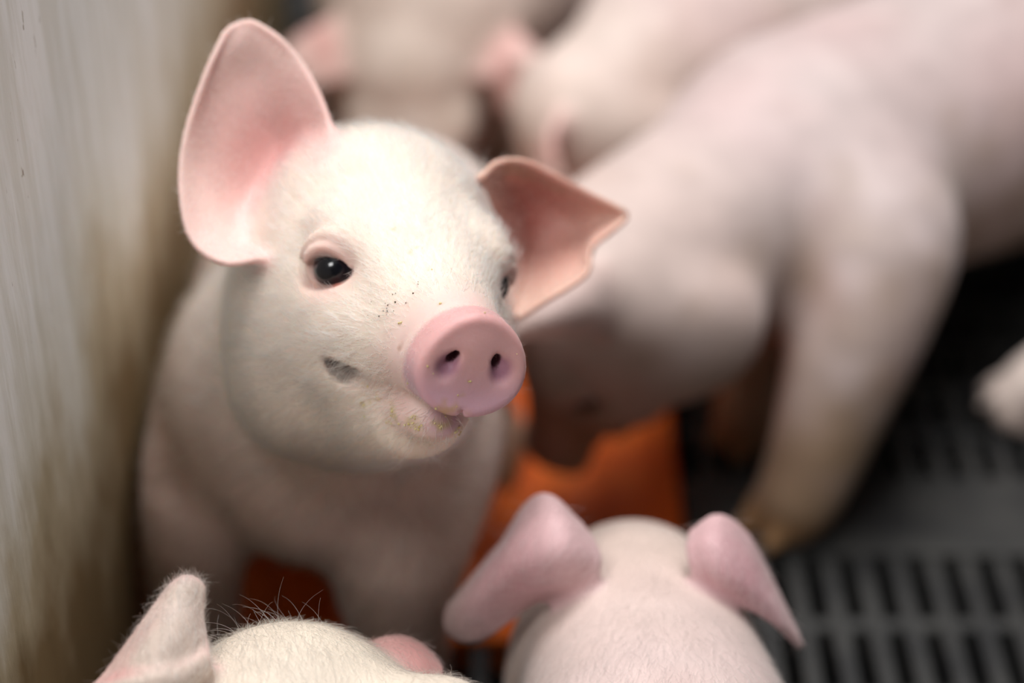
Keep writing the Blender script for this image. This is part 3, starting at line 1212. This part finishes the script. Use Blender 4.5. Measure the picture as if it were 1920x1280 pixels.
# lashes over the eye
for sx in (-1, 1):
    c_, out_, fw_, up_ = H1.eyes[sx]
    q_ = V1 - (c_ + out_ * 9 + up_ * 6.5)
    ld_ = np.clip(1.1 - np.sqrt((q_ @ fw_ / 9) ** 2 + (q_ @ up_ / 2.2) ** 2 + (q_ @ out_ / 5) ** 2), 0, 1)
    grow_hair(root1, V1, F1, N1, ld_, (-0.5 * fw_ - 0.6 * up_ + 0.8 * out_) + 0 * V1, np.full(len(V1), 6.0), 0.06, 30, lift=0.5, segs=6, seed=14 + sx, name='eyelashes')

# crumbs of feed on lips and snout, dark specks on the bridge
CRUMB = noisy_mat('feed_crumbs', lin(198, 182, 112), lin(226, 210, 160), 400, 0.8)
SPECK = plain_mat('dirt_specks', lin(70, 52, 36), 0.8, 0.2)


def scatter_bits(name, wgt, n, r0, r1, mat, seed):
    rng = np.random.default_rng(seed)
    pr = wgt / wgt.sum()
    ii = rng.choice(len(V1), n, p=pr)
    Vb, Fb = [], []
    base = np.array(root1.location)
    for i in ii:
        r = rng.uniform(r0, r1)
        c = V1[i] + N1[i] * r * 0.35
        o0 = len(Vb)
        Q_, _ = np.linalg.qr(rng.normal(0, 1, (3, 3)))
        for d_ in ((1, 0, 0), (-1, 0, 0), (0, 1, 0), (0, -1, 0), (0, 0, 1), (0, 0, -1)):
            Vb.append((c + (A3(d_) @ Q_) * r * rng.uniform(0.4, 1.4)) / 1000)
        for a in (0, 1):
            for b in (2, 3):
                for c2 in (4, 5):
                    t = (o0 + a, o0 + b, o0 + c2)
                    Fb.append(t if (a + b + c2) % 2 == 0 else t[::-1])
    o = mesh_obj(name, Vb, Fb, mat)
    o.parent = root1
    o.location = -Vector(root1.location)
    tag(o, kind='stuff')
    return o


scatter_bits('feed_crumbs', np.maximum(np.clip(lipz * 1.1 + nz - 0.7, 0, 1) * (L[:, 1] > 40), 0) + 0.5 * np.clip(blob(L, (-5, 87, -18), 13, 0.8) + nz - 0.8, 0, 1) + 0.006 * (blob(L, (0, 88, 0), 24) > 0) * (L[:, 1] > 80), 150, 0.25, 0.75, CRUMB, 5)
scatter_bits('dirt_specks', lineblob(L, [(-31, 40, 2), (-27, 46, 10), (-24, 48, 16), (-16, 42, 26), (0, 46, 27)], 8) ** 2 * np.clip(vnoise(V1, 5, 77) + 0.1, 0, 1) * (L[:, 1] < 60) + 1e-12, 26, 0.2, 0.5, SPECK, 6)
# ------------------------------------------------------------------ the other piglets
def finish_pig(root, S, H, vox, ears=(), pink=0.0, cream=0.3, eyes=True, hoof=1.0, dirt_shade=0.4, tone=lin(207, 190, 184), ecol=None, mott=0.3):
    V, F = S.mesh(vox, polish=1 if vox < 2.5 else 0)
    N = vertex_normals(V, F)
    C = np.tile(tone, (len(V), 1))
    C = mix(C, lin(206, 172, 170), pink + 0.25 * vnoise(V, 70, 5))
    C = mix(C, lin(170, 136, 130), mott * np.clip(vnoise(V, 60, 8) + 0.4 * vnoise(V, 24, 6), 0, 1))
    C = head_colours(V, C, H, cream)
    for G, deep, rd, face in ears:
        C = ear_colours(V, C, G, deep, rd, face, N, *(ecol or (None, None)))
    C = hoof_colours(V, C, hoof, dirt_shade)
    body_mesh(root, V, F, C, SKIN_B)
    if eyes:
        for sx in (-1, 1):
            eyeball(root, H, sx)
    return V, F, N, C


# --- large piglet on the right, eating with its head down on the orange plate
H = Head(W(1070, 655, 1230), (-0.10, 0.12, -1.0), (0.25, -1.0, 0.0), 1.0)
S = Solid()
c0 = W(1505, 330, 1345)
c1 = c0 + 400 * A3(0.74, 0.67, 0.0)
ax, side = torso(S, H, c0, c1, 100, 100, neck_r=57, neck_to=(-15, -10, 0))
build_head(S, H, detail=False)
fwd = -ax
# near foreleg, seen in full
build_leg(S, [c0 + A3(15, -35, -10), W(1632, 450, 1280), W(1606, 620, 1270), W(1555, 780, 1280), W(1510, 905, 1296), A3(172, 1002, 0)], [66, 52, 38, 28, 22, 19], fwd, k=24)
build_leg(S, [c0 + A3(-40, 40, -30), W(1470, 590, 1390), W(1440, 720, 1400), A3(165, 1098, 36), A3(160, 1095, 0)], [46, 30, 22, 17, 17], fwd, k=18)
auto_legs(S, c0, c1, ax, side, 100, skip=(('front', 1), ('front', -1)))
add_tail(S, c1, ax, 100)
earC = [
    [W(1160, 500, 1165), W(1150, 535, 1150), W(1148, 575, 1150), W(1156, 620, 1170)],
    [W(1115, 505, 1134), W(1104, 545, 1116), W(1104, 585, 1114), W(1114, 622, 1134)],
    [W(1062, 535, 1112), W(1054, 568, 1098), W(1054, 600, 1098), W(1064, 624, 1114)],
    [W(1012, 575, 1102), W(1006, 594, 1094), W(1006, 612, 1094), W(1014, 628, 1104)],
    [W(972, 612, 1100), W(970, 618, 1098), W(970, 624, 1098), W(974, 630, 1100)],
]
G1 = S.sheet(earC, 4.0, 3.0, 10)
G2 = S.sheet(default_ear(H, -1, 1.2), 4.0, 3.0, 10)
root = pig_root(c0, c1, 'large pink piglet with its head down, eating off the orange plate')
finish_pig(root, S, H, 3.2, [(G1, W(1080, 570, 1160), 20, A3(0, 0, -1)), (G2, G2[8, 15], 20, None)], pink=0.25, dirt_shade=0.95, tone=lin(197, 181, 178), mott=0.55)  # leg brown is dirt plus the foreleg's shade put into the colour

# --- piglet behind it, only back and neck in view
H = Head(W(1050, 318, 1475), (-0.10, 0.05, -1.0), (0.30, -1.0, 0.0), 0.9)
S = Solid()
c0 = A3(136, 1388, 166)
c1 = c0 + 400 * A3(0.74, 0.67, 0.0)
ax, side = torso(S, H, c0, c1, 82, 82, neck_r=54)
build_head(S, H, detail=False)
auto_legs(S, c0, c1, ax, side, 80, 0.85)
add_tail(S, c1, ax, 92)
G1 = S.sheet(default_ear(H, 1, 0.7), 4.0, 3.0, 10)
G2 = S.sheet(default_ear(H, -1, 0.7), 4.0, 3.0, 10)
root = pig_root(c0, c1, 'piglet behind the large eating piglet, only its pale sloping back showing')
finish_pig(root, S, H, 3.6, [(G1, G1[8, 15], 20, None), (G2, G2[8, 15], 20, None)], pink=0.1)

# --- piglet at the back by the wall, facing the camera with its head lowered
H = Head(W(772, 262, 1590), (0.02, -0.70, -0.70), (1.0, 0.05, 0.0), 1.1)
S = Solid()
c0 = H.p(0, -140, 30) + A3(26, 35, 30)
c0[2] = 165
c1 = c0 + 380 * A3(0.56, 0.83, 0.0)
ax, side = torso(S, H, c0, c1, 112, 104, neck_r=62)
build_head(S, H, detail=False)
auto_legs(S, c0, c1, ax, side, 95)
add_tail(S, c1, ax, 95)
G1 = S.sheet(default_ear(H, 1, 0.5, 1.3), 4.0, 3.0, 10)
G2 = S.sheet(default_ear(H, -1, 0.5, 1.3), 4.0, 3.0, 10)
root = pig_root(c0, c1, 'blurred piglet at the very back, facing the camera with lowered head and pink ears')
finish_pig(root, S, H, 4.0, [(G1, G1[8, 15], 30, None), (G2, G2[8, 15], 30, None)], pink=0.05, tone=C_BASE)

# --- piglet beyond the right edge: one hind foot reaches into the picture
S = Solid()
c1 = A3(492, 1060, 165)
c0 = A3(880, 960, 165)
H = Head(A3(1090, 905, 190), (0.96, -0.2, -0.2), (-0.2, -1.0, 0.0), 0.95)
ax, side = torso(S, H, c0, c1, 90, 90, neck_r=54)
build_head(S, H, detail=False)
tip = W(1868, 826, 1400)
build_leg(S, [c1 + A3(20, 20, -10), A3(475, 1085, 88), A3(412, 1118, 74), A3(366, 1122, 36), A3(350, 1120, 0)], [60, 36, 19, 16, 16], -ax, k=20)
auto_legs(S, c0, c1, ax, side, 90, skip=(('hind', 1 if side @ A3(0, 1, 0) > 0 else -1),))
add_tail(S, c1, ax, 90)
G1 = S.sheet(default_ear(H, 1), 4.0, 3.0, 10)
G2 = S.sheet(default_ear(H, -1), 4.0, 3.0, 10)
root = pig_root(c0, c1, 'piglet at the right edge of the picture, only a pale foot showing')
finish_pig(root, S, H, 4.0, [], pink=0.0, tone=C_BASE, hoof=0.15, dirt_shade=0.0)

# --- small piglet in the foreground, seen from behind, ears out to both sides
fP = unit(A3(-0.08, 0.66, -0.75))
H = Head(W(1192, 1020, 985) + fP * 66 + A3(0, -10, -34), fP, (-1.0, -0.06, 0.05), 1.0)
S = Solid()
c0 = A3(88, 520, 176)
c1 = A3(150, 150, 176)
ax, side = torso(S, H, c0, c1, 92, 92, neck_r=50, neck_to=(0, 0, 6), sag=6)
S.cone(W(1195, 1010, 1010) - A3(0, 0, 48), W(1225, 1240, 880) - A3(0, 0, 62), 44, 60, 24)
build_head(S, H, detail=False)
auto_legs(S, c0, c1, ax, side, 92)
add_tail(S, c1, ax, 92)
# ears: rows base -> tip
earA = [
    [W(1085, 985, 955), W(1105, 1020, 948), W(1115, 1055, 944), W(1100, 1100, 948), W(1075, 1130, 956)],
    [W(1030, 935, 956), W(1045, 985, 938), W(1050, 1040, 932), W(1035, 1090, 942), W(1010, 1120, 956)],
    [W(990, 950, 968), W(985, 1000, 946), W(975, 1055, 940), W(960, 1110, 950), W(948, 1160, 962)],
    [W(945, 1020, 980), W(930, 1060, 958), W(915, 1105, 952), W(905, 1150, 960), W(905, 1190, 970)],
    [W(890, 1085, 988), W(880, 1110, 972), W(870, 1140, 968), W(868, 1170, 972), W(872, 1196, 978)],
    [W(846, 1138, 990), W(842, 1150, 986), W(840, 1162, 984), W(842, 1174, 984), W(848, 1184, 986)],
]
G1 = S.sheet(earA, 3.4, 2.4, 9)
earB = [
    [W(1300, 1000, 960), W(1300, 1030, 950), W(1306, 1062, 946), W(1322, 1095, 948)],
    [W(1345, 972, 960), W(1340, 1018, 944), W(1350, 1068, 940), W(1372, 1112, 946)],
    [W(1392, 1000, 970), W(1392, 1048, 950), W(1400, 1095, 945), W(1420, 1140, 950)],
    [W(1428, 1060, 976), W(1432, 1095, 960), W(1440, 1130, 954), W(1456, 1165, 956)],
    [W(1462, 1130, 976), W(1466, 1150, 968), W(1472, 1170, 964), W(1482, 1190, 964)],
    [W(1490, 1190, 972), W(1492, 1196, 970), W(1495, 1202, 970), W(1499, 1208, 970)],
]
G2 = S.sheet(earB, 3.4, 2.4, 9)
root = pig_root(c0, c1, 'foreground piglet seen from behind, its crown between two drooping pink ears')
toC = unit(A3(0, 0, CAM_H) - H.M)
VN, FN, NN, CN = finish_pig(root, S, H, 2.2, [(G1, W(960, 1080, 945), 45, toC), (G2, W(1400, 1080, 945), 45, toC)], pink=0.25, ecol=(lin(210, 178, 178), lin(194, 144, 150)))
fl_ = np.tile(A3(0.0, -1.0, 0.0), (len(VN), 1)) + (VN - c0) * A3(0.006, 0, 0)
dn = np.clip(1.2 - np.linalg.norm(VN - W(1210, 1200, 880), axis=1) / 130, 0, 1) * (NN[:, 2] > -0.2)
grow_hair(root, VN, FN, NN, dn, fl_, np.full(len(VN), 10.0), 0.07, 9000, lift=0.22, seed=21, label='short fine pale coat')

# --- foreground piglet at the lower left: poll with standing bristles, one pricked ear
fP = unit(A3(0.06, 0.66, -0.75))
poll = W(520, 1212, 836)
H = Head(poll + fP * 66 + A3(0, -10, -36), fP, (-1.0, 0.04, 0.04), 1.0)
S = Solid()
c0 = A3(-110, 445, 186)
c1 = A3(-105, 70, 180)
ax, side = torso(S, H, c0, c1, 88, 90, neck_r=50, neck_to=(0, 0, 4), sag=8)
build_head(S, H, detail=False)
S.ell(W(550, 1265, 822) - A3(0, 0, 48), (56, 56, 48), None, 16)       # crest behind the poll
S.cone(c0 + A3(30, 10, 0), W(832, 1302, 812) - A3(0, 0, 24), 74, 24, 30)       # shoulder blade
auto_legs(S, c0, c1, ax, side, 88)
add_tail(S, c1, ax, 90)
earA = [
    [H.p(44, -96, -8), H.p(44, -78, 2), H.p(42, -62, 8), H.p(38, -48, 12), H.p(34, -40, 16)],
    [W(150, 1330, 800), W(215, 1310, 796), W(290, 1296, 798), W(345, 1280, 806), W(386, 1250, 816)],
    [W(196, 1276, 806), W(250, 1256, 800), W(300, 1240, 800), W(345, 1226, 808), W(380, 1208, 818)],
    [W(245, 1210, 812), W(285, 1196, 806), W(320, 1184, 806), W(350, 1174, 812), W(372, 1160, 820)],
    [W(290, 1148, 818), W(315, 1142, 814), W(336, 1136, 814), W(356, 1130, 818), W(372, 1124, 822)],
    [W(318, 1110, 822), W(332, 1103, 819), W(346, 1098, 819), W(360, 1096, 821), W(374, 1102, 823)],
    [W(334, 1094, 824), W(341, 1090, 823), W(348, 1088, 823), W(355, 1088, 823), W(363, 1091, 824)],
]
G1 = S.sheet(earA, 3.0, 2.4, 9)
earB = [
    [W(655, 1275, 880), W(690, 1262, 872), W(735, 1256, 868), W(780, 1262, 872), W(818, 1280, 880)],
    [W(672, 1240, 888), W(705, 1232, 880), W(742, 1228, 876), W(785, 1236, 880), W(822, 1256, 888)],
    [W(690, 1214, 896), W(715, 1208, 890), W(745, 1206, 888), W(780, 1214, 890), W(810, 1234, 896)],
    [W(715, 1202, 902), W(730, 1199, 900), W(748, 1198, 898), W(768, 1202, 900), W(790, 1214, 902)],
]
G2 = S.sheet(earB, 3.0, 2.0, 9)
root = pig_root(c0, c1, 'foreground piglet at the lower left with pricked ear and bristles on its crown')
VN, FN, NN, CN = finish_pig(root, S, H, 2.0, [(G1, W(250, 1260, 800), 20, A3(0, 1, 0)), (G2, W(770, 1240, 880), 40, None)], pink=0.0, cream=0.5, tone=lin(216, 206, 190), mott=0.1)
fl_ = np.tile(A3(0.25, -1.0, 0.0), (len(VN), 1))
dn = np.clip(1.2 - np.linalg.norm(VN - W(520, 1240, 830), axis=1) / 110, 0, 1) * (NN[:, 2] > -0.4)
grow_hair(root, VN, FN, NN, dn, fl_, np.full(len(VN), 9.0), 0.07, 14000, lift=0.30, seed=31, label='short fine cream coat')
# long bristles standing up on the crown
bd = np.clip(1.15 - np.linalg.norm(VN - W(520, 1200, 838), axis=1) / 26, 0, 1) * (NN[:, 2] > 0.3)
grow_hair(root, VN, FN, NN, bd, np.tile(A3(-0.35, 0.3, 0.0), (len(VN), 1)), np.full(len(VN), 27.0), 0.075, 45, lift=0.95, curl=0.35, segs=8, seed=33, name='bristles')
# fuzz on the pricked ear
ed = np.clip(1.2 - np.linalg.norm(VN - W(350, 1120, 820), axis=1) / 40, 0, 1) * (VN[:, 2] > W(350, 1250, 815)[2])
grow_hair(root, VN, FN, NN, ed, np.tile(A3(0.1, 0.0, 1.0), (len(VN), 1)), np.full(len(VN), 5.5), 0.06, 2500, lift=0.4, seed=37, name='ear_hair')
